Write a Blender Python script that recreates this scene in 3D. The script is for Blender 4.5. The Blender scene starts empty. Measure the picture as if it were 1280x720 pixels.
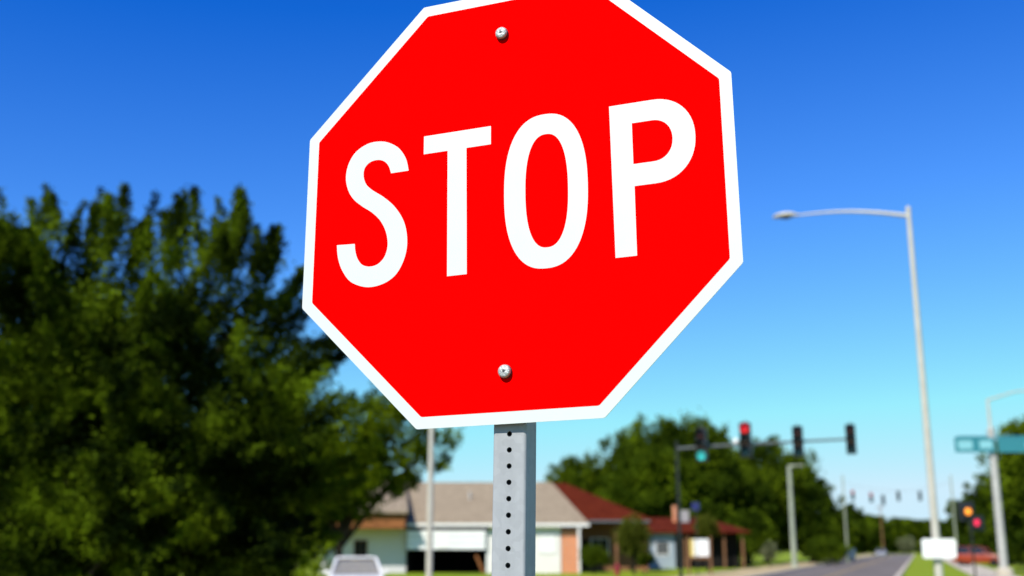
import bpy, bmesh, math, random
import numpy as np
from mathutils import Vector, Matrix, Euler
R_ = math.radians
sc = bpy.context.scene
COL = sc.collection

# ------------------------------------------------------------------ camera
FPX, HOR = 1392.0, 685.0
TH = math.atan((HOR - 360) / FPX)
EYE = 1.6
cam_d = bpy.data.cameras.new('camera'); cam = bpy.data.objects.new('camera', cam_d); COL.objects.link(cam)
cam.location = (0, 0, EYE); cam.rotation_euler = (math.pi / 2 + TH, 0, 0)
cam_d.sensor_width = 36.0; cam_d.lens = 36.0 * FPX / 1280.0
cam_d.clip_start = 0.05; cam_d.clip_end = 6000
cam_d.dof.use_dof = True; cam_d.dof.focus_distance = 1.86; cam_d.dof.aperture_fstop = 3.4
sc.camera = cam

# ------------------------------------------------------------------ world + sun
SUN_EL, SUN_AZ = 46.0, 34.0          # azimuth measured from behind the camera (-Y) towards -X
sdir = Vector((-math.sin(R_(SUN_AZ)) * math.cos(R_(SUN_EL)), -math.cos(R_(SUN_AZ)) * math.cos(R_(SUN_EL)), math.sin(R_(SUN_EL))))
w = bpy.data.worlds.new('World'); sc.world = w; w.use_nodes = True
nt = w.node_tree; nt.nodes.clear()
o_ = nt.nodes.new('ShaderNodeOutputWorld'); b_ = nt.nodes.new('ShaderNodeBackground')
s_ = nt.nodes.new('ShaderNodeTexSky'); s_.sky_type = 'NISHITA'; s_.sun_disc = False
s_.sun_elevation = R_(SUN_EL); s_.sun_rotation = math.atan2(sdir.x, sdir.y)
s_.altitude = 0; s_.air_density = 1.0; s_.dust_density = 0.1; s_.ozone_density = 2.5
# the photograph's saturated film-like sky: levels on the sky's own colour
ma_ = nt.nodes.new('ShaderNodeVectorMath'); ma_.operation = 'MULTIPLY_ADD'; ma_.inputs[1].default_value = (0.76, 1.24, 1.50); ma_.inputs[2].default_value = (-0.78, -1.28, 0.10)
mi_ = nt.nodes.new('ShaderNodeVectorMath'); mi_.operation = 'MINIMUM'; mi_.inputs[1].default_value = (4.9, 6.7, 7.8)
mx_ = nt.nodes.new('ShaderNodeVectorMath'); mx_.operation = 'MAXIMUM'; mx_.inputs[1].default_value = (0.05, 0.2, 0.5)
nt.links.new(s_.outputs[0], ma_.inputs[0]); nt.links.new(ma_.outputs[0], mi_.inputs[0]); nt.links.new(mi_.outputs[0], mx_.inputs[0])
nt.links.new(mx_.outputs[0], b_.inputs['Color']); b_.inputs['Strength'].default_value = 0.1
nt.links.new(b_.outputs[0], o_.inputs['Surface'])
sl = bpy.data.lights.new('sun', 'SUN'); sl.energy = 5.0; sl.angle = R_(0.5); sl.color = (1.0, 0.95, 0.86)
so = bpy.data.objects.new('sun', sl); COL.objects.link(so); so.location = (0, 0, 60)
so.rotation_euler = sdir.to_track_quat('Z', 'Y').to_euler()
sc.view_settings.view_transform = 'Standard'; sc.view_settings.look = 'None'
sc.view_settings.exposure = 0.35; sc.view_settings.gamma = 1.0
sc.view_settings.use_curve_mapping = False
sc.render.engine = 'CYCLES'

def at(px, py, Y):
    """point seen at a pixel of the photo, at ground distance Y"""
    x = (px - 640) / FPX; u = (360 - py) / FPX; c, s = math.cos(TH), math.sin(TH)
    k = Y / (c - u * s)
    return Vector((x * k, Y, EYE + k * (s + u * c)))

# ------------------------------------------------------------------ materials
def new_mat(name):
    m = bpy.data.materials.new(name); m.use_nodes = True
    return m, m.node_tree, m.node_tree.nodes['Principled BSDF']
def pm(name, col, rough=0.6, metal=0.0, var=0.15, scale=8.0, bump=0.0, bscale=60.0, emis=None, estr=0, detail=4, coat=0.0):
    m, t, p = new_mat(name)
    tc = t.nodes.new('ShaderNodeTexCoord')
    n = t.nodes.new('ShaderNodeTexNoise'); n.inputs['Scale'].default_value = scale; n.inputs['Detail'].default_value = detail
    t.links.new(tc.outputs['Object'], n.inputs['Vector'])
    mx = t.nodes.new('ShaderNodeMix'); mx.data_type = 'RGBA'
    mx.inputs['A'].default_value = (*[c * (1 - var) for c in col], 1); mx.inputs['B'].default_value = (*[min(1, c * (1 + var)) for c in col], 1)
    rp = t.nodes.new('ShaderNodeMapRange'); rp.inputs['From Min'].default_value = 0.3; rp.inputs['From Max'].default_value = 0.7
    t.links.new(n.outputs['Fac'], rp.inputs['Value']); t.links.new(rp.outputs[0], mx.inputs['Factor'])
    t.links.new(mx.outputs['Result'], p.inputs['Base Color'])
    p.inputs['Roughness'].default_value = rough; p.inputs['Metallic'].default_value = metal
    p.inputs['Coat Weight'].default_value = coat
    if rough >= 0.7: p.inputs['Specular IOR Level'].default_value = 0.12
    if bump:
        n2 = t.nodes.new('ShaderNodeTexNoise'); n2.inputs['Scale'].default_value = bscale; n2.inputs['Detail'].default_value = 5
        t.links.new(tc.outputs['Object'], n2.inputs['Vector'])
        bp = t.nodes.new('ShaderNodeBump'); bp.inputs['Strength'].default_value = bump; bp.inputs['Distance'].default_value = 0.01
        t.links.new(n2.outputs['Fac'], bp.inputs['Height']); t.links.new(bp.outputs[0], p.inputs['Normal'])
    if emis:
        p.inputs['Emission Color'].default_value = (*emis, 1); p.inputs['Emission Strength'].default_value = estr
    return m
def leaf_mat(name, c1, c2, transl=0.25, nscale=1.2):
    m, t, p = new_mat(name)
    ge = t.nodes.new('ShaderNodeNewGeometry')
    tc = t.nodes.new('ShaderNodeTexCoord')
    n = t.nodes.new('ShaderNodeTexNoise'); n.inputs['Scale'].default_value = nscale; n.inputs['Detail'].default_value = 3
    t.links.new(tc.outputs['Object'], n.inputs['Vector'])
    ad = t.nodes.new('ShaderNodeMath'); ad.operation = 'MULTIPLY_ADD'; ad.inputs[1].default_value = 0.45
    t.links.new(ge.outputs['Random Per Island'], ad.inputs[0])
    ml = t.nodes.new('ShaderNodeMath'); ml.operation = 'MULTIPLY_ADD'; ml.inputs[1].default_value = 3.4; ml.inputs[2].default_value = -1.7  # noise patches of dark and bright colour imitate shaded gaps and sunlit clumps
    t.links.new(n.outputs['Fac'], ml.inputs[0]); t.links.new(ml.outputs[0], ad.inputs[2])
    mx = t.nodes.new('ShaderNodeMix'); mx.data_type = 'RGBA'; mx.clamp_factor = True
    mx.inputs['A'].default_value = (*c1, 1); mx.inputs['B'].default_value = (*c2, 1)
    t.links.new(ad.outputs[0], mx.inputs['Factor']); t.links.new(mx.outputs['Result'], p.inputs['Base Color'])
    p.inputs['Roughness'].default_value = 0.8; p.inputs['Specular IOR Level'].default_value = 0.04
    tr = t.nodes.new('ShaderNodeBsdfTranslucent'); t.links.new(mx.outputs['Result'], tr.inputs['Color'])
    ms = t.nodes.new('ShaderNodeMixShader'); ms.inputs[0].default_value = transl
    t.links.new(p.outputs[0], ms.inputs[1]); t.links.new(tr.outputs[0], ms.inputs[2])
    t.links.new(ms.outputs[0], t.nodes['Material Output'].inputs['Surface'])
    return m
def brick_mat(name, c1, c2, mortar, scale=1.0, bw=0.22, rh=0.075, rough=0.85, ms=0.012):
    m, t, p = new_mat(name)
    tc = t.nodes.new('ShaderNodeTexCoord'); mp = t.nodes.new('ShaderNodeMapping'); mp.inputs['Rotation'].default_value = (math.pi / 2, 0, 0)
    t.links.new(tc.outputs['Object'], mp.inputs['Vector'])
    b = t.nodes.new('ShaderNodeTexBrick'); b.inputs['Scale'].default_value = scale
    b.inputs['Brick Width'].default_value = bw; b.inputs['Row Height'].default_value = rh; b.inputs['Mortar Size'].default_value = ms
    b.inputs['Color1'].default_value = (*c1, 1); b.inputs['Color2'].default_value = (*c2, 1); b.inputs['Mortar'].default_value = (*mortar, 1)
    t.links.new(mp.outputs[0], b.inputs['Vector']); t.links.new(b.outputs['Color'], p.inputs['Base Color'])
    p.inputs['Roughness'].default_value = rough; p.inputs['Specular IOR Level'].default_value = 0.05
    return m
def siding_mat(name, col):
    m, t, p = new_mat(name)
    tc = t.nodes.new('ShaderNodeTexCoord'); wv = t.nodes.new('ShaderNodeTexWave')
    wv.bands_direction = 'Z'; wv.wave_profile = 'SAW'; wv.inputs['Scale'].default_value = 2.0
    t.links.new(tc.outputs['Object'], wv.inputs['Vector'])
    bp = t.nodes.new('ShaderNodeBump'); bp.inputs['Strength'].default_value = 0.6; bp.inputs['Distance'].default_value = 0.02
    t.links.new(wv.outputs['Fac'], bp.inputs['Height']); t.links.new(bp.outputs[0], p.inputs['Normal'])
    n = t.nodes.new('ShaderNodeTexNoise'); n.inputs['Scale'].default_value = 1.3
    t.links.new(tc.outputs['Object'], n.inputs['Vector'])
    mx = t.nodes.new('ShaderNodeMix'); mx.data_type = 'RGBA'; mx.inputs['A'].default_value = (*[c * .88 for c in col], 1); mx.inputs['B'].default_value = (*col, 1)
    t.links.new(n.outputs['Fac'], mx.inputs['Factor']); t.links.new(mx.outputs['Result'], p.inputs['Base Color'])
    p.inputs['Roughness'].default_value = 0.75; p.inputs['Specular IOR Level'].default_value = 0.15
    return m
def multi_noise_mat(name, cols, scale, rough=0.95, bump=0.4, bs=30):
    m, t, p = new_mat(name)
    tc = t.nodes.new('ShaderNodeTexCoord')
    a = t.nodes.new('ShaderNodeTexNoise'); a.inputs['Scale'].default_value = scale; a.inputs['Detail'].default_value = 8; a.inputs['Roughness'].default_value = 0.65
    t.links.new(tc.outputs['Object'], a.inputs['Vector'])
    r = t.nodes.new('ShaderNodeValToRGB'); e = r.color_ramp.elements
    k = len(cols); e[0].position = 0.32; e[0].color = (*cols[0], 1); e[1].position = 0.68; e[1].color = (*cols[-1], 1)
    for i in range(1, k - 1):
        x = e.new(0.32 + 0.36 * i / (k - 1)); x.color = (*cols[i], 1)
    t.links.new(a.outputs['Fac'], r.inputs[0]); t.links.new(r.outputs[0], p.inputs['Base Color'])
    p.inputs['Roughness'].default_value = rough; p.inputs['Specular IOR Level'].default_value = 0.2
    b = t.nodes.new('ShaderNodeTexNoise'); b.inputs['Scale'].default_value = bs; b.inputs['Detail'].default_value = 4
    t.links.new(tc.outputs['Object'], b.inputs['Vector'])
    bp = t.nodes.new('ShaderNodeBump'); bp.inputs['Strength'].default_value = bump; bp.inputs['Distance'].default_value = 0.03
    t.links.new(b.outputs['Fac'], bp.inputs['Height']); t.links.new(bp.outputs[0], p.inputs['Normal'])
    return m
def galv_mat(name, col):
    m, t, p = new_mat(name)
    tc = t.nodes.new('ShaderNodeTexCoord')
    v = t.nodes.new('ShaderNodeTexVoronoi'); v.inputs['Scale'].default_value = 90
    t.links.new(tc.outputs['Object'], v.inputs['Vector'])
    sp = t.nodes.new('ShaderNodeSeparateColor'); t.links.new(v.outputs['Color'], sp.inputs[0])
    mp = t.nodes.new('ShaderNodeMapping'); mp.inputs['Scale'].default_value = (60, 60, 4)
    t.links.new(tc.outputs['Object'], mp.inputs['Vector'])
    n = t.nodes.new('ShaderNodeTexNoise'); n.inputs['Scale'].default_value = 1; n.inputs['Detail'].default_value = 5
    t.links.new(mp.outputs[0], n.inputs['Vector'])
    ad = t.nodes.new('ShaderNodeMath'); ad.operation = 'MULTIPLY_ADD'; ad.inputs[1].default_value = 0.35
    t.links.new(sp.outputs[0], ad.inputs[0]); t.links.new(n.outputs['Fac'], ad.inputs[2])
    mx = t.nodes.new('ShaderNodeMix'); mx.data_type = 'RGBA'; mx.inputs['A'].default_value = (*[c * .8 for c in col], 1); mx.inputs['B'].default_value = (*[min(1, c * 1.12) for c in col], 1)
    t.links.new(ad.outputs[0], mx.inputs['Factor']); t.links.new(mx.outputs['Result'], p.inputs['Base Color'])
    p.inputs['Roughness'].default_value = 0.55; p.inputs['Metallic'].default_value = 0.0; p.inputs['Specular IOR Level'].default_value = 0.25
    return m

M = {}
M['red_sheet'] = pm('red_sheeting', (0.80, 0.0006, 0.0006), 0.6, var=0.03, scale=3)
M['red_sheet'].node_tree.nodes['Principled BSDF'].inputs['Specular IOR Level'].default_value = 0.0
M['white_sheet'] = pm('white_sheeting', (0.55, 0.60, 0.565), 0.45, var=0.02, scale=14)
M['alu'] = pm('bare_aluminium', (0.55, 0.56, 0.57), 0.4, 0.8, var=0.1)
M['galv'] = galv_mat('galvanised_steel', (0.30, 0.315, 0.325))
M['bolt'] = pm('zinc_bolt', (0.36, 0.385, 0.37), 0.45, 0.3, var=0.3, scale=260, bump=0.3, bscale=300)
M['bolt_dark'] = pm('bolt_recess_and_shade', (0.05, 0.055, 0.06), 0.6, 0.4)
M['lamp_pole'] = pm('painted_aluminium_pole', (0.50, 0.475, 0.40), 0.5, 0.1, var=0.1, scale=3)
M['concrete_pole'] = pm('weathered_concrete_pole', (0.30, 0.33, 0.25), 0.8, var=0.15, scale=3)
M['grey_pole'] = pm('grey_steel_pole', (0.42, 0.41, 0.38), 0.6, 0.1, var=0.12, scale=3)
M['white_paint'] = pm('white_paint', (0.80, 0.80, 0.78), 0.5, var=0.04, scale=2)
M['arm_steel'] = pm('dull_steel_arm', (0.10, 0.115, 0.12), 0.6, 0.0, var=0.15)
M['bronze'] = pm('dark_bronze_paint', (0.012, 0.015, 0.009), 0.5, 0.1, var=0.2)
M['black'] = pm('black_housing', (0.012, 0.013, 0.016), 0.45, var=0.2)
M['lens_off_red'] = pm('unlit_red_lens', (0.03, 0.006, 0.006), 0.25)
M['lens_off_amber'] = pm('unlit_amber_lens', (0.02, 0.010, 0.004), 0.25)
M['lens_off_green'] = pm('unlit_green_lens', (0.006, 0.03, 0.035), 0.25)
M['lens_red'] = pm('lit_red_lens', (0.5, 0.01, 0.01), 0.3, emis=(1.0, 0.012, 0.03), estr=0.3)
M['lens_green'] = pm('lit_green_lens', (0.02, 0.3, 0.3), 0.3, emis=(0.08, 0.75, 0.72), estr=0.4)
M['lens_amber'] = pm('lit_amber_lens', (0.5, 0.2, 0.01), 0.3, emis=(1.0, 0.26, 0.02), estr=1.2)
M['lens_pink'] = pm('lit_hand_symbol', (0.5, 0.02, 0.05), 0.3, emis=(1.0, 0.01, 0.09), estr=0.8)
M['lum_glass'] = pm('luminaire_glass', (0.10, 0.10, 0.11), 0.2)
M['bark'] = pm('bark', (0.035, 0.026, 0.018), 0.95, var=0.4, scale=6, bump=1.0, bscale=15)
M['leaf_near'] = leaf_mat('dark_cedar_leaves', (0.005, 0.012, 0.0006), (0.145, 0.225, 0.006), 0.25, 0.8)
M['leaf_mid'] = leaf_mat('bright_elm_leaves', (0.034, 0.062, 0.001), (0.20, 0.27, 0.005), 0.3, 0.8)
M['leaf_far'] = leaf_mat('oak_leaves', (0.028, 0.050, 0.002), (0.13, 0.19, 0.005), 0.18, 0.22)
M['leaf_far2'] = leaf_mat('light_oak_leaves', (0.040, 0.066, 0.002), (0.14, 0.19, 0.005), 0.22, 0.22)
M['leaf_olive'] = leaf_mat('olive_leaves', (0.06, 0.075, 0.006), (0.15, 0.17, 0.02), 0.3, 1.5)
M['leaf_pale'] = leaf_mat('pale_leaves', (0.16, 0.18, 0.08), (0.30, 0.32, 0.18), 0.3, 1.5)
M['grass'] = multi_noise_mat('lawn_grass', [(0.11, 0.18, 0.001), (0.17, 0.25, 0.002), (0.20, 0.25, 0.005), (0.25, 0.24, 0.02)], 0.12)
M['asphalt'] = multi_noise_mat('old_asphalt', [(0.10, 0.085, 0.072), (0.15, 0.13, 0.11), (0.20, 0.175, 0.15)], 0.35, 0.9, 0.2, 80)
M['concrete'] = multi_noise_mat('pavement_concrete', [(0.34, 0.29, 0.22), (0.45, 0.40, 0.31), (0.52, 0.46, 0.36)], 0.8, 0.9, 0.15, 60)
M['tan_dirt'] = multi_noise_mat('tan_worn_verge', [(0.24, 0.20, 0.07), (0.42, 0.33, 0.17), (0.50, 0.40, 0.24)], 0.5, 0.95)
M['yellow_line'] = pm('yellow_road_paint', (0.45, 0.30, 0.06), 0.7, var=0.3, scale=4)
M['white_line'] = pm('white_road_paint', (0.6, 0.6, 0.58), 0.7, var=0.25, scale=4)
M['roof_beige'] = brick_mat('beige_shingles', (0.24, 0.19, 0.13), (0.29, 0.235, 0.16), (0.165, 0.13, 0.09), 1.0, 0.35, 0.14, 0.95, 0.01)
M['roof_red'] = brick_mat('red_brown_shingles', (0.075, 0.011, 0.004), (0.105, 0.018, 0.006), (0.035, 0.005, 0.002), 1.0, 0.3, 0.16, 0.85, 0.01)
M['brick'] = brick_mat('orange_brick', (0.62, 0.17, 0.06), (0.75, 0.26, 0.10), (0.42, 0.30, 0.22))
M['siding_white'] = siding_mat('white_siding', (0.82, 0.78, 0.74))
M['siding_blue'] = siding_mat('blue_grey_siding', (0.33, 0.39, 0.44))
M['siding_cream'] = siding_mat('grey_wing_siding', (0.62, 0.60, 0.62))
M['fascia_wood'] = pm('stained_wood_fascia', (0.22, 0.085, 0.03), 0.8, var=0.3, scale=3)
M['brown_wood'] = pm('brown_timber', (0.20, 0.10, 0.05), 0.8, var=0.25, scale=5)
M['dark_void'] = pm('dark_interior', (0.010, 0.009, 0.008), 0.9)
M['glass_dark'] = pm('dark_window_glass', (0.015, 0.02, 0.025), 0.08)
M['trim_white'] = pm('white_trim', (0.78, 0.76, 0.72), 0.6, var=0.05)
M['chimney_grey'] = brick_mat('grey_brick', (0.25, 0.24, 0.24), (0.32, 0.30, 0.30), (0.38, 0.36, 0.35))
M['yellow_paint'] = pm('yellow_paint', (0.62, 0.48, 0.12), 0.6)
M['blue_paint'] = pm('blue_sign_paint', (0.015, 0.02, 0.12), 0.5)
M['hydrant_red'] = pm('dark_red_hydrant_paint', (0.22, 0.015, 0.02), 0.5)
M['car_red'] = pm('rust_red_car_paint', (0.26, 0.030, 0.004), 0.35, var=0.05, coat=0.4)
M['car_white'] = pm('white_car_paint', (0.78, 0.77, 0.74), 0.4, var=0.03, coat=0.15)
M['car_grey'] = pm('grey_car_paint', (0.35, 0.36, 0.36), 0.35, var=0.03, coat=0.4)
M['tyre'] = pm('tyre_rubber', (0.02, 0.02, 0.02), 0.9)
M['rim'] = pm('alloy_rim', (0.45, 0.45, 0.46), 0.35, 0.8)
M['headlight'] = pm('clear_headlight', (0.7, 0.7, 0.7), 0.15, 0.3)
M['taillight'] = pm('red_taillight', (0.4, 0.01, 0.01), 0.25)
M['teal'] = pm('teal_sign_sheeting', (0.03, 0.20, 0.24), 0.5, var=0.08)
M['teal_pale'] = pm('pale_sign_legend', (0.22, 0.50, 0.55), 0.5, var=0.1)
M['reflection_tan'] = pm('tan_reflection', (0.68, 0.54, 0.36), 0.8)
M['clear_glass'], _t, _p = new_mat('clear_windscreen'); _p.inputs['Base Color'].default_value = (.9,.93,.92,1); _p.inputs['Roughness'].default_value = .03; _p.inputs['Transmission Weight'].default_value = .95; _p.inputs['IOR'].default_value = 1.1
M['wire'] = pm('steel_wire', (0.12, 0.12, 0.13), 0.6)

# ------------------------------------------------------------------ mesh helpers
class MB:
    def __init__(s): s.v = []; s.f = []
    def add(s, vs, fs):
        n = len(s.v); s.v += [tuple(p) for p in vs]; s.f += [tuple(i + n for i in f) for f in fs]; return s
    def box(s, lo, hi, mat=None):
        x0, y0, z0 = lo; x1, y1, z1 = hi
        vs = [Vector(p) for p in ((x0,y0,z0),(x1,y0,z0),(x1,y1,z0),(x0,y1,z0),(x0,y0,z1),(x1,y0,z1),(x1,y1,z1),(x0,y1,z1))]
        if mat: vs = [mat @ p for p in vs]
        return s.add(vs, [(0,3,2,1),(4,5,6,7),(0,1,5,4),(1,2,6,5),(2,3,7,6),(3,0,4,7)])
    def tube(s, pts, rad, seg=12, caps=True):
        pts = [Vector(p) for p in pts]
        if not hasattr(rad, '__len__'): rad = [rad] * len(pts)
        vs = []; fs = []; ref = None
        for i, p in enumerate(pts):
            d = (pts[min(i + 1, len(pts) - 1)] - pts[max(i - 1, 0)]).normalized()
            if ref is None: ref = Vector((0, 0, 1)) if abs(d.z) < .9 else Vector((1, 0, 0))
            a = (ref - d * ref.dot(d)).normalized(); b = d.cross(a); ref = a
            for k in range(seg):
                t = 2 * math.pi * k / seg; vs.append(p + (a * math.cos(t) + b * math.sin(t)) * rad[i])
        for i in range(len(pts) - 1):
            for k in range(seg):
                k2 = (k + 1) % seg; fs.append((i*seg+k, i*seg+k2, (i+1)*seg+k2, (i+1)*seg+k))
        if caps: fs.append(tuple(range(seg))[::-1]); fs.append(tuple((len(pts)-1)*seg + k for k in range(seg)))
        return s.add(vs, fs)
    def prism(s, poly, mat, depth):
        """2D polygon (x,z) extruded along local y from 0 to depth"""
        n = len(poly)
        vs = [mat @ Vector((x, 0, z)) for x, z in poly] + [mat @ Vector((x, depth, z)) for x, z in poly]
        return s.add(vs, [tuple(range(n)), tuple(range(2*n-1, n-1, -1))] + [(i, i + n, (i + 1) % n + n, (i + 1) % n) for i in range(n)])
    def lathe(s, prof, mat, seg=24):
        """profile (radius, y) round the local y axis"""
        vs = []; fs = []
        for r, y in prof:
            for k in range(seg):
                t = 2*math.pi*k/seg; vs.append(mat @ Vector((r*math.cos(t), y, r*math.sin(t))))
        for i in range(len(prof) - 1):
            for k in range(seg):
                k2 = (k+1) % seg; fs.append((i*seg+k, i*seg+k2, (i+1)*seg+k2, (i+1)*seg+k))
        fs.append(tuple(range(seg))); fs.append(tuple((len(prof)-1)*seg + k for k in range(seg))[::-1])
        return s.add(vs, fs)
    def build(s, name, mat, parent=None, smooth=35, bevel=0):
        me = bpy.data.meshes.new(name); me.from_pydata(s.v, [], s.f); me.validate(); me.update()
        bm = bmesh.new(); bm.from_mesh(me); bmesh.ops.recalc_face_normals(bm, faces=bm.faces); bm.to_mesh(me); bm.free()
        me.materials.append(mat)
        if smooth:
            me.polygons.foreach_set('use_smooth', [True] * len(me.polygons)); me.set_sharp_from_angle(angle=R_(smooth))
        o = bpy.data.objects.new(name, me); COL.objects.link(o)
        if parent is not None: o.parent = parent
        if bevel:
            md = o.modifiers.new('bevel', 'BEVEL'); md.width = bevel; md.segments = 2; md.limit_method = 'ANGLE'; md.angle_limit = R_(40)
        return o
def tag(o, label=None, cat=None, group=None, kind=None):
    if label: o['label'] = label
    if cat: o['category'] = cat
    if group: o['group'] = group
    if kind: o['kind'] = kind
    return o
def thing(name, loc, label, cat, group=None, rz=0, scale=1):
    o = bpy.data.objects.new(name, None); COL.objects.link(o); o.location = loc; o.rotation_euler = (0, 0, rz); o.scale = (scale,)*3
    o.empty_display_size = 0.2
    return tag(o, label, cat, group)
def copy_tree(o, parent=None):
    c = o.copy(); COL.objects.link(c); c.parent = parent
    for ch in list(o.children): copy_tree(ch, c)
    return c
I4 = Matrix.Identity(4)
def T(x, y, z): return Matrix.Translation((x, y, z))

# ------------------------------------------------------------------ ground, road, pavement
RD = Vector((0.3354, 0.9421, 0)); RN = Vector((0.9421, -0.3354, 0))     # along the road, and across it to the right
RC = Vector((18.7, 67.2, 0))                                            # a point of the road's centre line
RW = 3.58                                                                # half width
def rp(a, b, z=0): p = RC + RD * a + RN * b; return Vector((p.x, p.y, z))
CR0, CR1 = -27.0, -17.5                                                  # cross street between these stations
def strip(name, mat, spans, b0, b1, z, kind='structure', h=0):
    mb = MB()
    for a0, a1 in spans:
        n = max(1, int((a1 - a0) / 20))
        for i in range(n):
            s0 = a0 + (a1-a0)*i/n; s1 = a0 + (a1-a0)*(i+1)/n
            if h:
                if i: s0 = s0
                vs = [rp(s0,b0,0),rp(s0,b1,0),rp(s1,b1,0),rp(s1,b0,0),rp(s0,b0,h),rp(s0,b1,h),rp(s1,b1,h),rp(s1,b0,h)]
                fs = [(4,5,6,7),(0,1,5,4),(2,3,7,6),(1,2,6,5),(3,0,4,7)]
                mb.add(vs, fs)
            else:
                mb.add([rp(s0,b0,z),rp(s0,b1,z),rp(s1,b1,z),rp(s1,b0,z)], [(0,1,2,3)])
    return tag(mb.build(name, mat, smooth=0), kind=kind)
g = MB(); S = 2500; N = 20
for i in range(N):
    for j in range(N):
        x0 = -S + 2*S*i/N; y0 = -S + 2*S*j/N; x1 = x0 + 2*S/N; y1 = y0 + 2*S/N
        g.add([(x0,y0,0),(x1,y0,0),(x1,y1,0),(x0,y1,0)], [(0,1,2,3)])
tag(g.build('ground', M['grass'], smooth=0), kind='structure')
strip('road', M['asphalt'], [(-120, 255)], -RW, RW, 0.008)
tag(MB().add([rp(CR0,-90,0.004), rp(CR1,-90,0.004), rp(CR1,90,0.004), rp(CR0,90,0.004)], [(0,1,2,3)]).build('unseen_side_road', M['asphalt'], smooth=0), kind='structure')
SP = [(-120, -86), (-71, CR0), (CR1, 255)]
strip('kerb', M['concrete'], SP, -RW-0.28, -RW, 0, h=0.13)
strip('kerb', M['concrete'], SP, RW, RW+0.28, 0, h=0.13)
strip('worn_verge', M['tan_dirt'], SP, -RW-4.6, -RW-0.28, 0.012)
strip('pavement', M['concrete'], SP, RW+4.1, RW+6.4, 0, h=0.05)
strip('centre_line', M['yellow_line'], [(-120, CR0), (CR1, 255)], -0.18, -0.06, 0.012)
tag(MB().add([rp(-86,-60,0.0035), rp(-71,-60,0.0035), rp(-71,60,0.0035), rp(-86,60,0.0035)], [(0,1,2,3)]).build('unseen_side_road', M['asphalt'], smooth=0), kind='structure')  # unseen asphalt added under the camera to cut green ground bounce
mb = MB()
mb.add([rp(a0, b, 0.013) for a0, b in ((CR0-1.2,0.2),(CR0-0.8,0.2),(CR0-0.8,RW-.1),(CR0-1.2,RW-.1))], [(0,1,2,3)])
tag(mb.build('stop_line', M['white_line'], smooth=0), kind='structure')

# ------------------------------------------------------------------ the stop sign
QY, QP, QR = -0.35556, -0.03792, -0.01929
SIGN_T = Vector((-0.0087, 1.7687, EYE + 0.5707))
def rot3(y, p, r):
    Rz = Matrix.Rotation(y, 4, 'Z'); Rx = Matrix.Rotation(p, 4, 'X'); Ry = Matrix.Rotation(r, 4, 'Y'); return Rz @ Rx @ Ry
SM = Matrix.Translation(SIGN_T) @ rot3(QY, QP, QR)     # local x right, z up, -y towards the camera
PYAW, PPITCH = -0.335, -0.036
PW = 0.0555
# post: front face lies just behind the panel at the lower bolt
lowb = SM @ Vector((0.0, 0.0095, -0.381))
top_pt = at(636.8, 545, lowb.y + 0.003)
PR = rot3(PYAW, PPITCH, 0)
axis = PR @ Vector((0, 0, 1))
pb = top_pt - axis * (top_pt.z / axis.z)               # where the front face's centre line meets the ground
pb += Vector((math.sin(-PYAW), math.cos(-PYAW), 0)) * 0.0
ss = thing('stop_sign', (pb.x, pb.y, 0), 'red octagonal stop sign bolted to a perforated grey steel post in the foreground', 'stop sign')
INV = Matrix.Translation((-pb.x, -pb.y, 0))
LM = INV @ SM
h = 0.381; c = h * math.tan(math.pi / 8)
def octa(h, rc=0.0, n=4):
    c = h * math.tan(math.pi/8)
    V = [(-h,-c),(-h,c),(-c,h),(c,h),(h,c),(h,-c),(c,-h),(-c,-h)]
    if not rc: return V
    out = []
    for i in range(8):
        p0 = Vector(V[i-1]); p = Vector(V[i]); p1 = Vector(V[(i+1) % 8])
        a = p + (p0-p).normalized()*rc; b = p + (p1-p).normalized()*rc
        for k in range(n+1):
            t = k/n; out.append(tuple(a*(1-t)**2 + p*2*t*(1-t) + b*t*t))
    return out
MB().prism(octa(h-0.0002, 0.003), LM @ T(0, 0.0003, 0), 0.002).build('panel', M['alu'], ss)
MB().prism(octa(h, 0.003), LM, 0.0003).build('border', M['white_sheet'], ss, smooth=20)
MB().prism(octa(h-0.0195, 0.003), LM @ T(0, -0.0003, 0), 0.0003).build('face', M['red_sheet'], ss, smooth=20)
def inv_pix(px, py):
    th = TH; c_, s_ = math.cos(th), math.sin(th)
    x = (px-640)/FPX; u = (360-py)/FPX
    d = Vector((x, c_-u*s_, s_+u*c_)); o = Vector((0,0,EYE))
    n = SM.to_3x3() @ Vector((0,1,0)); k = n.dot(SIGN_T - o) / n.dot(d)
    q = SM.inverted() @ (o + d*k); return (q.x, q.z)
def catmull(pts, n=6):
    out = []
    for i in range(len(pts)-1):
        p0 = Vector(pts[max(i-1,0)]); p1 = Vector(pts[i]); p2 = Vector(pts[i+1]); p3 = Vector(pts[min(i+2,len(pts)-1)])
        for k in range(n):
            t = k/n
            out.append(tuple(0.5*((2*p1)+(p2-p0)*t+(2*p0-5*p1+4*p2-p3)*t*t+(3*p1-p0-3*p2+p3)*t**3)))
    out.append(tuple(pts[-1])); return out
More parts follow.
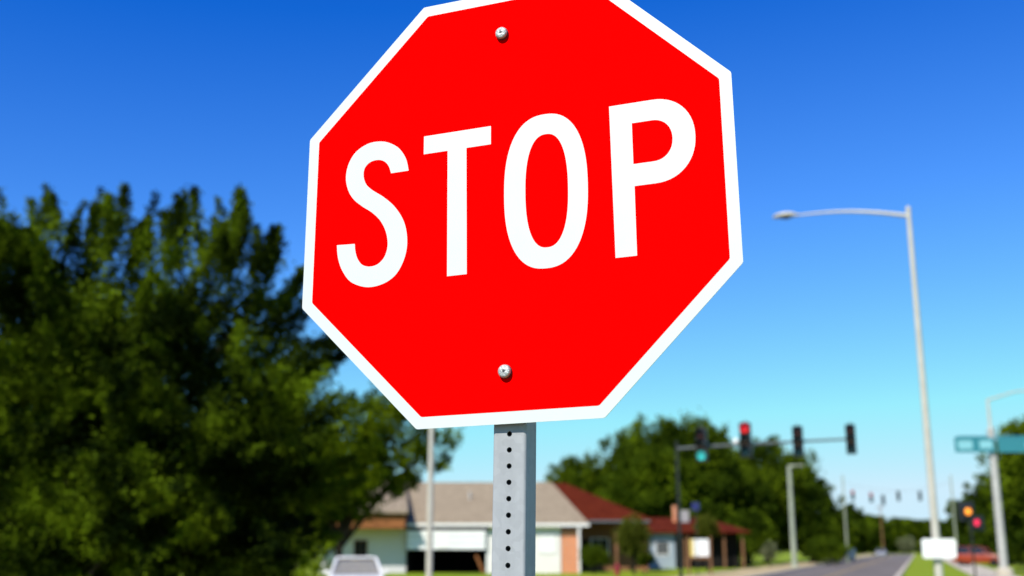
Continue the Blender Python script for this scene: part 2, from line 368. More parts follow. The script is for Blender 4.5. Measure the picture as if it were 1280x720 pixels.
def letter(outer, holes):
    """flat letter sheet, triangulated, 0.25 mm proud of the red face"""
    cu = bpy.data.curves.new('letter', 'CURVE'); cu.dimensions = '2D'; cu.fill_mode = 'BOTH'; cu.extrude = 0.00015
    for loop in [outer] + holes:
        sp = cu.splines.new('POLY'); sp.points.add(len(loop)-1); sp.use_cyclic_u = True
        for i, (x, z) in enumerate(loop): sp.points[i].co = (x, z, 0, 1)
    tmp = bpy.data.objects.new('tmp', cu); COL.objects.link(tmp)
    me = bpy.data.meshes.new_from_object(tmp); bpy.data.objects.remove(tmp); bpy.data.curves.remove(cu)
    me.name = 'letter'
    me.transform(LM @ T(0, -0.00048, 0) @ Matrix.Rotation(math.pi/2, 4, 'X'))
    me.materials.clear(); me.materials.append(M['white_sheet'])
    o = bpy.data.objects.new('letter', me); COL.objects.link(o); o.parent = ss; return o
def conv(pts, ox, oy, k=3.0): return [inv_pix(ox+x/k, oy+y/k) for x, y in pts]
a = [(303,250),(293,206),(268,168),(232,147),(195,141),(150,150),(105,181),(78,226),(68,275),(75,320),(96,357),(130,385),(165,407),(196,437),(216,475),(224,515),(221,550),(208,580),(185,602),(157,610),(130,604),(112,582),(103,552),(101,525)]
b = [(34,530),(38,577),(54,625),(87,668),(145,687),(203,676),(250,645),(280,597),(296,540),(295,480),(280,430),(250,385),(210,350),(165,322),(143,300),(134,270),(139,240),(160,218),(190,210),(214,217),(229,235),(237,260)]
letter(catmull(conv(a,410,130)) + catmull(conv(b,410,130)), [])
letter([(-0.1530,0.1295),(-0.0282,0.1295),(-0.0282,0.0962),(-0.0730,0.0962),(-0.0710,-0.1285),(-0.1065,-0.1285),(-0.1080,0.0962),(-0.1530,0.0962)], [])
def sup(cx, cz, a, b, n=2.4, k=96):
    o = []
    for i in range(k):
        t = 2*math.pi*i/k; ct, st = math.cos(t), math.sin(t)
        o.append((cx + a*math.copysign(abs(ct)**(2/n), ct), cz + b*math.copysign(abs(st)**(2/n), st)))
    return o
letter(sup(0.0680, 0.0010, 0.0725, 0.1345), [sup(0.0700, 0.0005, 0.0370, 0.0990)])
def arcq(cx, cz, a, b, t0, t1, n=28, e=2.15):
    o = []
    for i in range(n+1):
        t = R_(t0 + (t1-t0)*i/n); ct, st = math.cos(t), math.sin(t)
        o.append((cx + a*math.copysign(abs(ct)**(2/e), ct), cz + b*math.copysign(abs(st)**(2/e), st)))
    return o
letter([(0.1830,-0.1290),(0.1800,0.1310)] + arcq(0.2520,0.0590,0.0670,0.0720,90,-90) + [(0.2178,-0.0130),(0.2178,-0.1290)],
       [[(0.2170,0.0955)] + arcq(0.2500,0.0600,0.0325,0.0355,90,-90) + [(0.2172,0.0245)]])
for bx_, bz in ((-0.0068, 0.2983), (-0.0030, -0.2978)):
    K = LM @ T(bx_, -0.0006, bz) @ Matrix.Scale(1.1, 4)
    bo = MB().lathe([(0.0040,-0.0084),(0.0072,-0.0082),(0.0086,-0.0075),(0.0095,-0.0062),(0.0098,-0.0050),(0.0098,-0.0042)], K, 32).build('bolt', M['bolt'], ss, smooth=40)
    MB().lathe([(0.0024,-0.0086),(0.0024,-0.0078)], K, 6).build('recess', M['bolt_dark'], bo, smooth=0)
    MB().lathe([(0.0092,-0.0042),(0.0101,-0.0038),(0.0104,-0.0026),(0.0103,-0.0004),(0.0098,0.0002)], K, 32).build('bolt_shade_ring', M['bolt_dark'], bo)  # dark ring added for the shaded crescent under the bolt head
# perforated post: four walls with a hole every inch, rounded corners
def post_mesh(hw, L, pitch, hr0):
    mb = MB(); cr = 0.005; n = int(L / pitch); S_ = 16
    fl = hw - cr
    for side in range(4):
        Rm = Matrix.Rotation(side*math.pi/2, 4, 'Z'); hr = hr0
        if side % 2:   # plain side wall
            mb.add([Rm @ Vector(q) for q in ((-fl,-hw,0),(fl,-hw,0),(fl,-hw,n*pitch),(-fl,-hw,n*pitch))], [(0,1,2,3)])
        for i in (range(n) if side % 2 == 0 else ()):
            z0 = i*pitch; zc = z0 + pitch/2
            # square cell ring -> hole ring
            outer = []
            for k in range(S_):
                t = 2*math.pi*(k+0.5)/S_; ct, st = math.cos(t), math.sin(t); m = max(abs(ct), abs(st))
                outer.append((ct/m*fl, st/m*pitch/2))
            # push four ring points into the exact corners
            cor = [(fl,pitch/2),(-fl,pitch/2),(-fl,-pitch/2),(fl,-pitch/2)]
            for q in cor:
                j = min(range(S_), key=lambda k: (outer[k][0]-q[0])**2 + (outer[k][1]-q[1])**2); outer[j] = q
            vs = [Rm @ Vector((x, -hw, zc+z)) for x, z in outer]
            vs += [Rm @ Vector((hr*math.cos(2*math.pi*(k+.5)/S_), -hw, zc+hr*math.sin(2*math.pi*(k+.5)/S_))) for k in range(S_)]
            vs += [Rm @ Vector((hr*math.cos(2*math.pi*(k+.5)/S_), -hw+0.0028, zc+hr*math.sin(2*math.pi*(k+.5)/S_))) for k in range(S_)]
            fs = []
            for k in range(S_):
                k2 = (k+1) % S_
                fs.append((k, k2, S_+k2, S_+k)); fs.append((S_+k, S_+k2, 2*S_+k2, 2*S_+k))
            mb.add(vs, fs)
        # corner
        cs = []
        for k in range(5):
            t = R_(-90 + 90*k/4)
            x = fl + cr*math.cos(t); y = -fl + cr*math.sin(t)
            cs += [Rm @ Vector((x, y, 0)), Rm @ Vector((x, y, n*pitch))]
        mb.add(cs, [(2*k, 2*k+2, 2*k+3, 2*k+1) for k in range(4)])
        # inner wall strip so the tube has thickness seen through the holes
        iw = hw - 0.0028
    return mb
pmb = post_mesh(PW/2, 2.53, 0.0252, 0.0043)
PM = PR @ T(0, PW/2, 0)
pmb.v = [tuple(PM @ Vector(v)) for v in pmb.v]
me = bpy.data.meshes.new('post'); me.from_pydata(pmb.v, [], pmb.f); me.update(); me.materials.append(M['galv'])
post = bpy.data.objects.new('post', me); COL.objects.link(post); post.parent = ss

# ------------------------------------------------------------------ poles and lamps
def lamp(loc, h, r0, r1, arm_to, mat, label, group, head=0.5, name='street_lamp'):
    """tapered pole, gently bowed arm, cobra head; arm_to is the head's point relative to the base"""
    t = thing(name, loc, label, 'street lamp', group)
    MB().tube([(0,0,0.02),(0,0,h*0.5),(0,0,h)], [r0,(r0+r1)/2,r1], 20).build('pole', mat, t)
    MB().lathe([(r0*2.1, 0),(r0*2.1, .03),(r0*1.35,.05),(r0*1.15,.3),(r0*1.02,.32)], Matrix.Rotation(math.pi/2,4,'X')).build('base', mat, t)
    MB().tube([(0,0,h-.01),(0,0,h+.05),(0,0,h+.09)], [r1*1.15,r1*1.15,r1*.5], 16).build('cap', mat, t)
    e = Vector(arm_to); st = Vector((0,0,h-0.12))
    d = Vector((e.x,e.y,0)).normalized()
    pts = []
    for k in range(9):
        u = k/8; p = st.lerp(e, u); p.z += math.sin(u*math.pi)*0.09*(1) ; pts.append(p)
    MB().tube(pts, [r1*(0.95-0.55*k/8) for k in range(9)], 12).build('arm', mat, t)
    # cobra head: lofted shell
    ax = d; sd = Vector((-d.y, d.x, 0)); hd = MB(); vs = []; fs = []
    prof = [(-0.05,.04,.03,.0),(0.06,.05,.045,.0),(0.18,.10,.07,.015),(0.38,.14,.085,.02),(0.62,.14,.08,.015),(0.8,.115,.06,.01),(0.95,.06,.035,.0)]
    sg = 14; sc_ = head/0.5
    for (x,wd,ht,dz) in prof:
        for k in range(sg):
            a_ = 2*math.pi*k/sg; y = math.cos(a_)*wd; z = math.sin(a_)*ht; z = max(z, -0.02)
            vs.append(e + (ax*x*.6 + sd*y + Vector((0,0,z+dz)))*sc_)
    for i in range(len(prof)-1):
        for k in range(sg): fs.append((i*sg+k,i*sg+(k+1)%sg,(i+1)*sg+(k+1)%sg,(i+1)*sg+k))
    fs.append(tuple(range(sg))[::-1]); fs.append(tuple((len(prof)-1)*sg+k for k in range(sg)))
    hd.add(vs, fs); ho = hd.build('lamp_head', mat, t, smooth=60)
    gl = MB(); vs = []; fs = []
    for j, (rr, z) in enumerate(((1.0,-0.02),(0.8,-0.055),(0.4,-0.075))):
        for k in range(16):
            a_ = 2*math.pi*k/16; vs.append(e + (ax*(.27+math.cos(a_)*.17*rr) + sd*math.sin(a_)*.11*rr + Vector((0,0,z+.012)))*sc_)
    for i in range(2):
        for k in range(16): fs.append((i*16+k,i*16+(k+1)%16,(i+1)*16+(k+1)%16,(i+1)*16+k))
    fs.append(tuple(32+k for k in range(16)))
    gl.add(vs, fs).build('lens', M['lum_glass'], ho)
    return t
def gp(px, Y, py=HOR): p = at(px, py, Y); return Vector((p.x, Y, 0))
def zat(py, Y): return at(640, py, Y).z
# big lamp right of the road
LY = 22.0
b0 = gp(1171, LY); e = at(997, 269, LY + 0.75)
t = lamp(b0, zat(263, LY), 0.085, 0.045, e - b0, M['lamp_pole'], 'tall cream street lamp with a long arm against open sky right of the stop sign', 'street lamps', 0.45)
# white cabinet-like plate on the lamp pole
c0 = at(1174, 673.5, LY-0.14); c1 = at(1174, 698, LY-0.14)
w_ = thing('sign_plate', (c0.x, LY, 0), 'small blank white plate strapped low on the tall cream street lamp', 'sign')
zz0, zz1 = c1.z, c0.z; hwid = 0.31
mb = MB(); K = Matrix.Rotation(R_(-8), 4, 'Z')
mb.prism([(x*1.0, z) for x, z in [(-hwid+.03,zz0),(hwid-.03,zz0),(hwid,zz0+.03),(hwid,zz1-.03),(hwid-.03,zz1),(-hwid+.03,zz1),(-hwid,zz1-.03),(-hwid,zz0+.03)]], K @ T(0,-0.16,0), 0.05).build('panel', M['white_paint'], w_)
for z in (zz0+.08, zz1-.08): MB().lathe([(0.092, z), (0.092, z+.025)], Matrix.Rotation(math.pi/2,4,'X') @ T(0,0,0), 16).build('strap', M['alu'], w_)
# slim pale pole behind the stop sign
SY = 32.0
b1 = gp(537, SY)
e1 = Vector((b1.x-1.6, b1.y+.4, 8.5))
lamp(b1, 8.6, 0.095, 0.06, e1 - b1, M['lamp_pole'], 'slim pale pole standing left of the perforated post, its top hidden by the stop sign', 'street lamps', 0.45)
# weathered lamp on the left verge further up the road
b2 = gp(992, 98); e2 = at(995.5, 582.5, 97.6)
lamp(b2, zat(583, 98), 0.24, 0.16, e2 - b2, M['concrete_pole'], 'greenish concrete lamp on the left verge in front of the dark trees', 'street lamps', 0.6)

# ------------------------------------------------------------------ traffic lights
def head(loc, rz, lit, label, group, sc_=1.0, plate=True, body=None):
    """three-section signal head; loc is the centre, front looks along local -y"""
    t = thing('traffic_light', loc, label, 'traffic light', group, rz=rz, scale=sc_)
    hb = MB()
    for k in range(3): hb.box((-.17,-.10,-.525+.35*k+.004),(.17,.12,-.525+.35*k+.346))
    hs = hb.build('housing', M['black'], t, bevel=.02)
    if plate: MB().box((-.235,.0,-.60),(.235,.012,.60)).build('backplate', M['black'], t, bevel=.03)
    for k, cname in ((0,'green'),(1,'amber'),(2,'red')):
        z = -.35+.35*k
        m = M['lens_'+cname] if lit == cname else M['lens_off_'+cname]
        MB().lathe([(.148,-.105),(.14,-.122),(.08,-.135),(.02,-.138)][::1], T(0,0,z), 24).build('lens', m, t)
        vs=[]; fs=[]; n=18
        for i in range(n+1):
            a_ = R_(-35+250*i/n)
            for (r,y) in ((.158,-.10),(.158,-.30 if 0 else -.10-.20*(0.55+.45*max(0,math.sin(a_))))): vs.append((r*math.cos(a_), y, z+r*math.sin(a_)))
            for (r,y) in ((.152,-.10-.20*(0.55+.45*max(0,math.sin(a_)))),(.152,-.10)): vs.append((r*math.cos(a_), y, z+r*math.sin(a_)))
        for i in range(n):
            for j in range(4): fs.append((i*4+j,(i+1)*4+j,(i+1)*4+(j+1)%4,i*4+(j+1)%4))
        MB().add(vs,fs).build('visor', M['black'], t)
    MB().tube([(0,.06,.52),(0,.06,.60)],.03,8).add([],[]).build('bracket', M['arm_steel'], t)
    return t
AY = 38.0
NG = 'traffic lights along the near mast arm'
arm = []
for px, py in ((846,561),(880,558.5),(932,555.5),(997,552),(1066,548.5)): arm.append(at(px, py, AY+.25))
mp = thing('mast_arm_pole', (arm[0].x, arm[0].y, 0), 'dark mast arm pole left of the road holding four traffic lights over it', 'signal pole')
base = Vector((arm[0].x, arm[0].y, 0))
MB().tube([(0,0,0),(0,0,arm[0].z+.25)], [.06,.05], 16).build('pole', M['bronze'], mp)
MB().lathe([(.26,0),(.26,.04),(.15,.08),(.13,.3)], Matrix.Rotation(math.pi/2,4,'X')).build('base', M['bronze'], mp)
MB().tube([p - base for p in arm], [.05,.05,.048,.045,.04], 12).build('arm', M['arm_steel'], mp)
ZR = -R_(19.6)
for px, py, lit, lab, s in ((877,556,'green','near traffic light showing green, leftmost over the road before the dark trees',1.06),
                         (932,550,'red','near traffic light showing red beside a small white camera',1.12),
                         (997.5,552,None,'dark traffic light on the mast arm between the red one and the arm tip',1.0),
                         (1063.5,549,None,'dark traffic light at the very tip of the mast arm against open sky',.96)):
    hp = at(px, py, AY-.02)
    head(hp, ZR if lit else ZR, lit, lab, NG, s, plate=False)
cp = at(920, 551.5, AY-.05)
cm = thing('camera_unit', cp, 'small white detector camera on the mast arm beside the red traffic light', 'camera', rz=ZR)
MB().lathe([(.06,-.16),(.085,-.14),(.085,.1),(.05,.13)], I4, 14).build('housing', M['white_paint'], cm)
MB().tube([(0,0,-.05),(0,.15,-.12)], .02, 6).build('bracket', M['white_paint'], cm)
# far span wire with five small lights
FY = 122.0
FG = 'traffic lights on the far span wire'
f0 = gp(1059, FY); f1 = gp(1196, FY)
for p, lab in ((f0, 'pale far pole at the left end of the far span wire'), (f1, 'thin grey far pole at the right end of the far span wire')):
    q = thing('span_pole', p, lab, 'pole', 'span wire poles')
    MB().tube([(0,0,0),(0,0,9.2)], [.10,.08], 12).build('shaft', M['concrete_pole'], q)
    MB().tube([(0,0,9.2),(0,0,9.3)], [.13,.05], 12).build('cap', M['grey_pole'], q)
wz = 8.2
wp = [f0 + Vector((0,0,8.6))]
for k in range(1,12):
    u = k/12; p = f0.lerp(f1,u); p.z = 8.6 - 1.0*math.sin(math.pi*u)**.8; wp.append(p)
wp.append(f1 + Vector((0,0,8.6)))
tag(MB().tube(wp, .012, 5).build('span_wire', M['wire']), 'thin steel wire carrying the five far traffic lights across the road', 'wire')
fl = []
for i, (px, py, lit, lab) in enumerate(((1066,619,'red','leftmost of the five far traffic lights, glowing faintly red'),
        (1089,622,'red','second of the five far traffic lights from the left'),
        (1104,625,None,'middle one of the five far traffic lights, hanging lowest'),
        (1123,620,None,'fourth of the five far traffic lights from the left'),
        (1150,620,None,'rightmost of the five far traffic lights, nearest the lamp pole'))):
    if i == 0: q = head(at(px,py,FY), ZR, 'red', lab, FG, 1.0, plate=False); fl.append(q)
    elif i == 2: q = head(at(px,py,FY), ZR, None, lab, FG, 1.0, plate=False); fl.append(q)
    else:
        q = copy_tree(fl[0] if i == 1 else fl[1]); q.location = at(px,py,FY); q['label'] = lab
# utility pole further up the road
up = thing('utility_pole', gp(1104, 290), 'thin distant utility pole far up the left side of the road', 'utility pole')
MB().tube([(0,0,0),(0,0,12.4)], [.18,.12], 10).build('shaft', M['brown_wood'], up)
MB().box((-1.1,-.06,11.6),(1.1,.06,11.75)).build('crossarm', M['brown_wood'], up)

# right-hand signal pole with luminaire, street name sign, pedestal signals
PY_ = 66.0
pbase = gp(1252.5, PY_)
sp_ = thing('mast_arm_pole', pbase, 'thick pale steel signal pole beside the pavement at the right edge', 'signal pole')
zt = zat(537, PY_)
MB().tube([(0,0,0),(0,0,zt)], [.24,.20], 20).build('pole', M['grey_pole'], sp_)
MB().lathe([(.5,0),(.5,.35),(.42,.42),(.33,.5)], Matrix.Rotation(math.pi/2,4,'X')).build('base', M['concrete'], sp_)
zl = zat(499, PY_)
MB().tube([(0,0,zt-.05),(0,0,zt+.12),(0,0,zl)], [.25,.09,.07], 14).build('riser', M['lamp_pole'], sp_)
la = at(1300, 486, PY_) - pbase
MB().tube([(0,0,zl-.05), tuple(Vector((0,0,zl)).lerp(la,.5)+Vector((0,0,.12))), tuple(la)], [.06,.05,.045], 10).build('luminaire_arm', M['lamp_pole'], sp_)
ma = at(1330, 546, PY_+.2) - pbase; mb_ = at(1196, 546, PY_+.2) - pbase
MB().tube([tuple(mb_), (0,.2,ma.z), tuple(ma)], [.045,.06,.06], 10).build('sign_arm', M['teal'], sp_)
zs0, zs1 = zat(566,PY_), zat(547.5,PY_)
x0 = at(1193,550,PY_-.35).x; x1 = at(1243,550,PY_-.35).x; x2 = at(1247,550,PY_-.35).x; x3 = at(1316,550,PY_-.35).x
def name_sign(xa, xb, lab, bands):
    t = thing('street_name_sign', ((xa+xb)/2, PY_-.35, zs0), lab, 'street sign', 'street name signs on the right pole')
    W = (xb-xa)/2; H = zs1-zs0
    MB().box((-W,0,0),(W,.03,H)).build('panel', M['teal'], t)
    for (a0,a1,b0_,b1_) in bands: MB().box((-W+a0*2*W,-.006,H*b0_),(-W+a1*2*W,-.001,H*b1_)).build('legend_band', M['teal_pale'], t)
    for s in (-.6,.6): MB().tube([(s*W,.015,H),(s*W,.3,H+.12)], .02, 6).build('hanger', M['teal'], t)
name_sign(x0, x1, 'teal street name sign with a pale panel, left of the thick pale pole', [(.08,.44,.2,.8),(.62,.94,.25,.8)])
name_sign(x2, x3, 'darker teal street name sign running off the right edge', [(.5,.7,.35,.65)])
# pedestal with amber beacon and red hand signal
PD = 62.0
pd = thing('pedestal_signal', gp(1216, PD), 'pedestal signal glowing amber above a red hand symbol, before the red car', 'pedestrian signal')
zb = zat(639.5, PD); zh = zat(653, PD)
MB().tube([(0,0,0),(0,0,zb+.4)], .055, 12).build('pole', M['bronze'], pd)
o1 = at(1210.5,639.5,PD-.2) - gp(1216,PD); o2 = at(1221.5,653,PD-.2) - gp(1216,PD)
hb = MB().box((o1.x-.27,-.16,zb-.3),(o1.x+.27,.12,zb+.35)).build('beacon_housing', M['black'], pd, bevel=.04)
MB().box((o1.x-.5,.0,zb-.5),(o1.x+.4,.03,zb+.55)).build('backplate', M['black'], hb, bevel=.03)
MB().lathe([(.18,-.165),(.17,-.19),(.1,-.21),(.02,-.215)], T(o1.x,0,zb), 24).build('lens', M['lens_amber'], hb)
hb = MB().box((o2.x-.24,-.15,zh-.3),(o2.x+.24,.12,zh+.24)).build('hand_housing', M['black'], pd, bevel=.03)
hand = [(-.10,-.17),(.06,-.17),(.13,-.03),(.17,.07),(.13,.09),(.08,.01),(.085,.15),(.05,.155),(.035,.04),(.02,.18),(-.015,.18),(-.02,.04),(-.045,.16),(-.08,.15),(-.07,.03),(-.11,.11),(-.14,.09),(-.12,-.06)]
MB().box((o2.x-.38,.01,zh-.45),(o2.x+.45,.035,zh+.36)).build('backplate', M['black'], hb, bevel=.03)
MB().prism(hand, T(o2.x,-.158,zh), .006).build('hand_symbol', M['lens_pink'], hb)
# small blue sign on a post, far left of the mast pole
bs = thing('road_sign', gp(871, 66), 'tiny blue sign on a thin post in front of the far dark trees', 'sign')
zc = zat(633, 66)
MB().tube([(0,0,0),(0,0,zc+.15)], .03, 8).build('post', M['bronze'], bs)
MB().prism([(-.2,zc-.22),(.2,zc-.22),(.22,zc-.2),(.22,zc+.2),(.2,zc+.22),(-.2,zc+.22),(-.22,zc+.2),(-.22,zc-.2)], T(0,-.05,0), .015).build('panel', M['blue_paint'], bs)

# ------------------------------------------------------------------ houses
def hip_roof(mb, x0, x1, y0, y1, z0, rx0, rx1, zr, th=.12):
    ym = (y0+y1)/2
    v = [(x0,y0,z0),(x1,y0,z0),(x1,y1,z0),(x0,y1,z0),(rx0,ym,zr),(rx1,ym,zr)]
    v2 = [(a,b,c-th) for a,b,c in v[:4]]
    mb.add(v + v2, [(0,1,5,4),(1,2,5),(2,3,4,5),(3,0,4),(0,6,7,1),(1,7,8,2),(2,8,9,3),(3,9,6,0),(6,9,8,7)])
def window(x, z, w, h, y, parent, m='glass_dark', frame='trim_white'):
    f = MB()
    t_ = .07
    f.box((x-w/2-t_,y-.05,z-h/2-t_),(x+w/2+t_,y,z-h/2)); f.box((x-w/2-t_,y-.05,z+h/2),(x+w/2+t_,y,z+h/2+t_))
    f.box((x-w/2-t_,y-.05,z-h/2),(x-w/2,y,z+h/2)); f.box((x+w/2,y-.05,z-h/2),(x+w/2+t_,y,z+h/2))
    f.box((x-.02,y-.045,z-h/2),(x+.02,y-.004,z+h/2))
    fo = f.build('window', M[frame], parent)
    MB().box((x-w/2,y-.02,z-h/2),(x+w/2,y-.002,z+h/2)).build('pane', M[m], fo)
HY = 75.0
def hx(px, Y=HY): return at(px, HOR, Y).x
def hz(py, Y=HY): return at(640, py, Y).z
GZ = 0.0
H1 = thing('house', (hx(600), HY, 0), 'long low house with beige hip roof, half raised garage door and white walls', 'house')
ox = hx(600)
X = lambda px, Y=HY: hx(px, Y) - ox
ev = hz(654.5)
# main block walls (butted boxes, garage opening left dark)
MB().box((X(612),0,GZ),(X(701),8,ev-.12)).build('wall', M['siding_white'], H1)
MB().box((X(702),.0,GZ),(X(722),6,hz(662))).build('brick_wall', M['brick'], H1)
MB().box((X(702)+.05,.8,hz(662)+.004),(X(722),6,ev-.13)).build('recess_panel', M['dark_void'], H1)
MB().box((X(722)-.0,-.43,GZ),(X(725),-.26,ev-.13)).build('column', M['trim_white'], H1, bevel=.02)
dz = hz(687)
gd = MB()
for i in range(3):
    gd.box((X(509),-.28,dz+.02+i*(ev-.45-dz)/3),(X(607),-.2,dz+(i+1)*(ev-.45-dz)/3-.015))
g_o = gd.build('garage_door', M['white_paint'], H1, bevel=.01)
MB().box((X(548),-.31,dz+.1),(X(561),-.284,ev-.55)).build('door_panel', M['trim_white'], g_o)
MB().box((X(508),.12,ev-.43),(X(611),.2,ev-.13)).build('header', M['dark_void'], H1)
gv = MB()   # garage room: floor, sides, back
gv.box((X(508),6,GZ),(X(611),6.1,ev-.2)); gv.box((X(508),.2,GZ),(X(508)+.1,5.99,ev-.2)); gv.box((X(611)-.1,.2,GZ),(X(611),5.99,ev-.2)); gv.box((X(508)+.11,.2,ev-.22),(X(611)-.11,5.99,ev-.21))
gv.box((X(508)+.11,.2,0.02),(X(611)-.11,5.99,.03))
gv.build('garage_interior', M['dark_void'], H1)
MB().box((X(608),-.02,GZ),(X(611.8),.11,ev-.45)).build('door_frame', M['trim_white'], H1)
# left wing with stained fascia and small window
wz = hz(661)
MB().box((X(396),.3,GZ),(X(507),8,wz-.02)).build('wing_wall', M['siding_cream'], H1)
fw = MB().box((X(385),-1.6,wz),(X(508),7,hz(643))).build('wing_fascia', M['fascia_wood'], H1)
window(X(450), hz(686), .75, 1.0, .3, H1, frame='brown_wood')
rf = MB(); hip_roof(rf, X(478), X(736), -.45, 9.5, ev+.02, X(476)+.2, X(693), hz(602.5, HY+4.4), .2)
ro = rf.build('roof', M['roof_beige'], H1, smooth=0)
rf = MB(); hip_roof(rf, X(372), X(512), -1.9, 10.5, hz(643)+.14, X(440), X(498), hz(601, HY+4.2), .13)
rf.build('roof', M['roof_beige'], H1, smooth=0)
MB().box((X(509),-.49,ev-.19),(X(736)+.03,-.46,ev+.0)).build('gutter', M['trim_white'], H1)
for px_ in (585, 640): MB().tube([(X(px_),2.4,hz(625)),(X(px_),2.4,hz(612))], .07, 8).build('roof_vent', M['grey_pole'], ro)
window(X(684), hz(680), .9, 1.0, -.003, H1, m='white_paint')

H2Y = 81.0
H2 = thing('house', (hx(760, H2Y), H2Y, 0), 'red roofed house with a deep dark porch just right of the beige roof', 'house')
ox2 = hx(760, H2Y); X2 = lambda px: hx(px, H2Y) - ox2
e2z = hz(650.5, H2Y)
MB().box((X2(690),1.6,0),(X2(806),9,e2z-.1)).build('wall', M['brown_wood'], H2)
MB().box((X2(806.3),1.4,0),(X2(812),8.5,e2z-.1)).build('end_wall', M['brick'], H2)
for px in (770, 808): MB().box((X2(px)-.09,-.3,0),(X2(px)+.09,-.12,e2z-.15)).build('porch_post', M['brown_wood'], H2)
rf = MB(); hip_roof(rf, X2(660), X2(818), -.8, 10, e2z, X2(690), X2(712), hz(604, H2Y+4.5), .15); rf.build('roof', M['roof_red'], H2, smooth=0)
MB().box((X2(735),-.85,e2z-.15),(X2(812),-.81,e2z-.0)).build('gutter', M['arm_steel'], H2)
window(X2(752), 1.7, 1.2, 1.1, 1.6, H2)
MB().box((X2(728),1.54,.1),(X2(738),1.59,2.2)).build('door', M['dark_void'], H2)
H3Y = 92.0
H3 = thing('house', (hx(870, H3Y), H3Y, 0), 'low blue grey house under a red roof with a grey chimney, half hidden by trees', 'house')
ox3 = hx(870, H3Y); X3 = lambda px, Y=H3Y: hx(px, Y) - ox3
e3 = hz(664, H3Y)
MB().box((X3(812),0,0),(X3(844),7,e3-.1)).build('wall', M['siding_blue'], H3)
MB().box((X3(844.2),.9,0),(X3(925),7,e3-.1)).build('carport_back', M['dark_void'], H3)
for px in (856, 905, 928): MB().box((X3(px)-.08,-.2,0),(X3(px)+.08,-.04,e3-.12)).build('post', M['brown_wood'], H3)
rf = MB(); hip_roof(rf, X3(800), X3(937), -.6, 8, e3, X3(822), X3(893), hz(647, H3Y+3.7), .14); rf.build('roof', M['roof_red'], H3, smooth=0)
MB().box((X3(855),2.2,e3+.15),(X3(868),3.3,hz(638, H3Y+2.5))).build('chimney', M['chimney_grey'], H3)
MB().tube([(X3(850),2.4,e3+.4),(X3(850),2.4,hz(632,H3Y+2.4))], .18, 10).build('flue', M['brick'], H3)
window(X3(828), 1.6, .9, 1.0, -.003, H3)

# leaning board at the garage, yard sign, hydrant
lb = thing('leaning_board', (hx(605, HY-1), HY-1, 0), 'orange brown board leaning by the right jamb of the dark garage opening', 'board')
MB().box((-.09,-.03,0),(.09,.03,1.25), Matrix.Rotation(R_(-24),4,'Y')).build('plank', M['fascia_wood'], lb)
YS = 70.0
ys = thing('yard_sign', gp(873, YS), 'white yard sign board with a yellow left edge in a brown timber frame', 'sign')
a0 = hx(867,YS)-hx(873,YS); a1 = hx(886,YS)-hx(873,YS); z0, z1 = hz(695.5,YS), hz(674,YS)
MB().box((a0,-.05,z0),(a1,.0,z1)).build('panel', M['white_paint'], ys, bevel=.01)
MB().box((a0-.22,-.06,z0),(a0-.01,.01,z1)).build('edge_panel', M['yellow_paint'], ys)
for xx in (a0-.36, a1+.04): MB().box((xx,-.06,0),(xx+.11,.05,z1+.15)).build('post', M['brown_wood'], ys)
MB().box((a0-.24,-.055,z0-.16),(a1+.03,.03,z0-.01)).build('rail', M['brown_wood'], ys)
hy = thing('fire_hydrant', gp(771, 69), 'small dark red hydrant on the lawn below the round tree', 'hydrant')
Z90 = Matrix.Rotation(math.pi/2,4,'X')
MB().lathe([(.22,0),(.22,.05),(.15,.07),(.14,.45),(.18,.47),(.18,.52),(.14,.54),(.12,.62),(.05,.68),(.05,.72)], Matrix.Rotation(math.pi/2,4,'X'), 16).build('barrel', M['hydrant_red'], hy)
for s in (-1,1): MB().tube([(s*.12,0,.38),(s*.24,0,.38)], .065, 10).build('outlet', M['hydrant_red'], hy)
ub = thing('utility_box', gp(1062, 150), 'small white utility box on the left verge far up the road', 'utility box')
MB().box((-.6,-.4,.08),(.6,.4,1.5)).build('cabinet', M['white_paint'], ub, bevel=.03)
MB().box((-.7,-.5,0),(.7,.5,.08)).build('plinth', M['concrete'], ub)

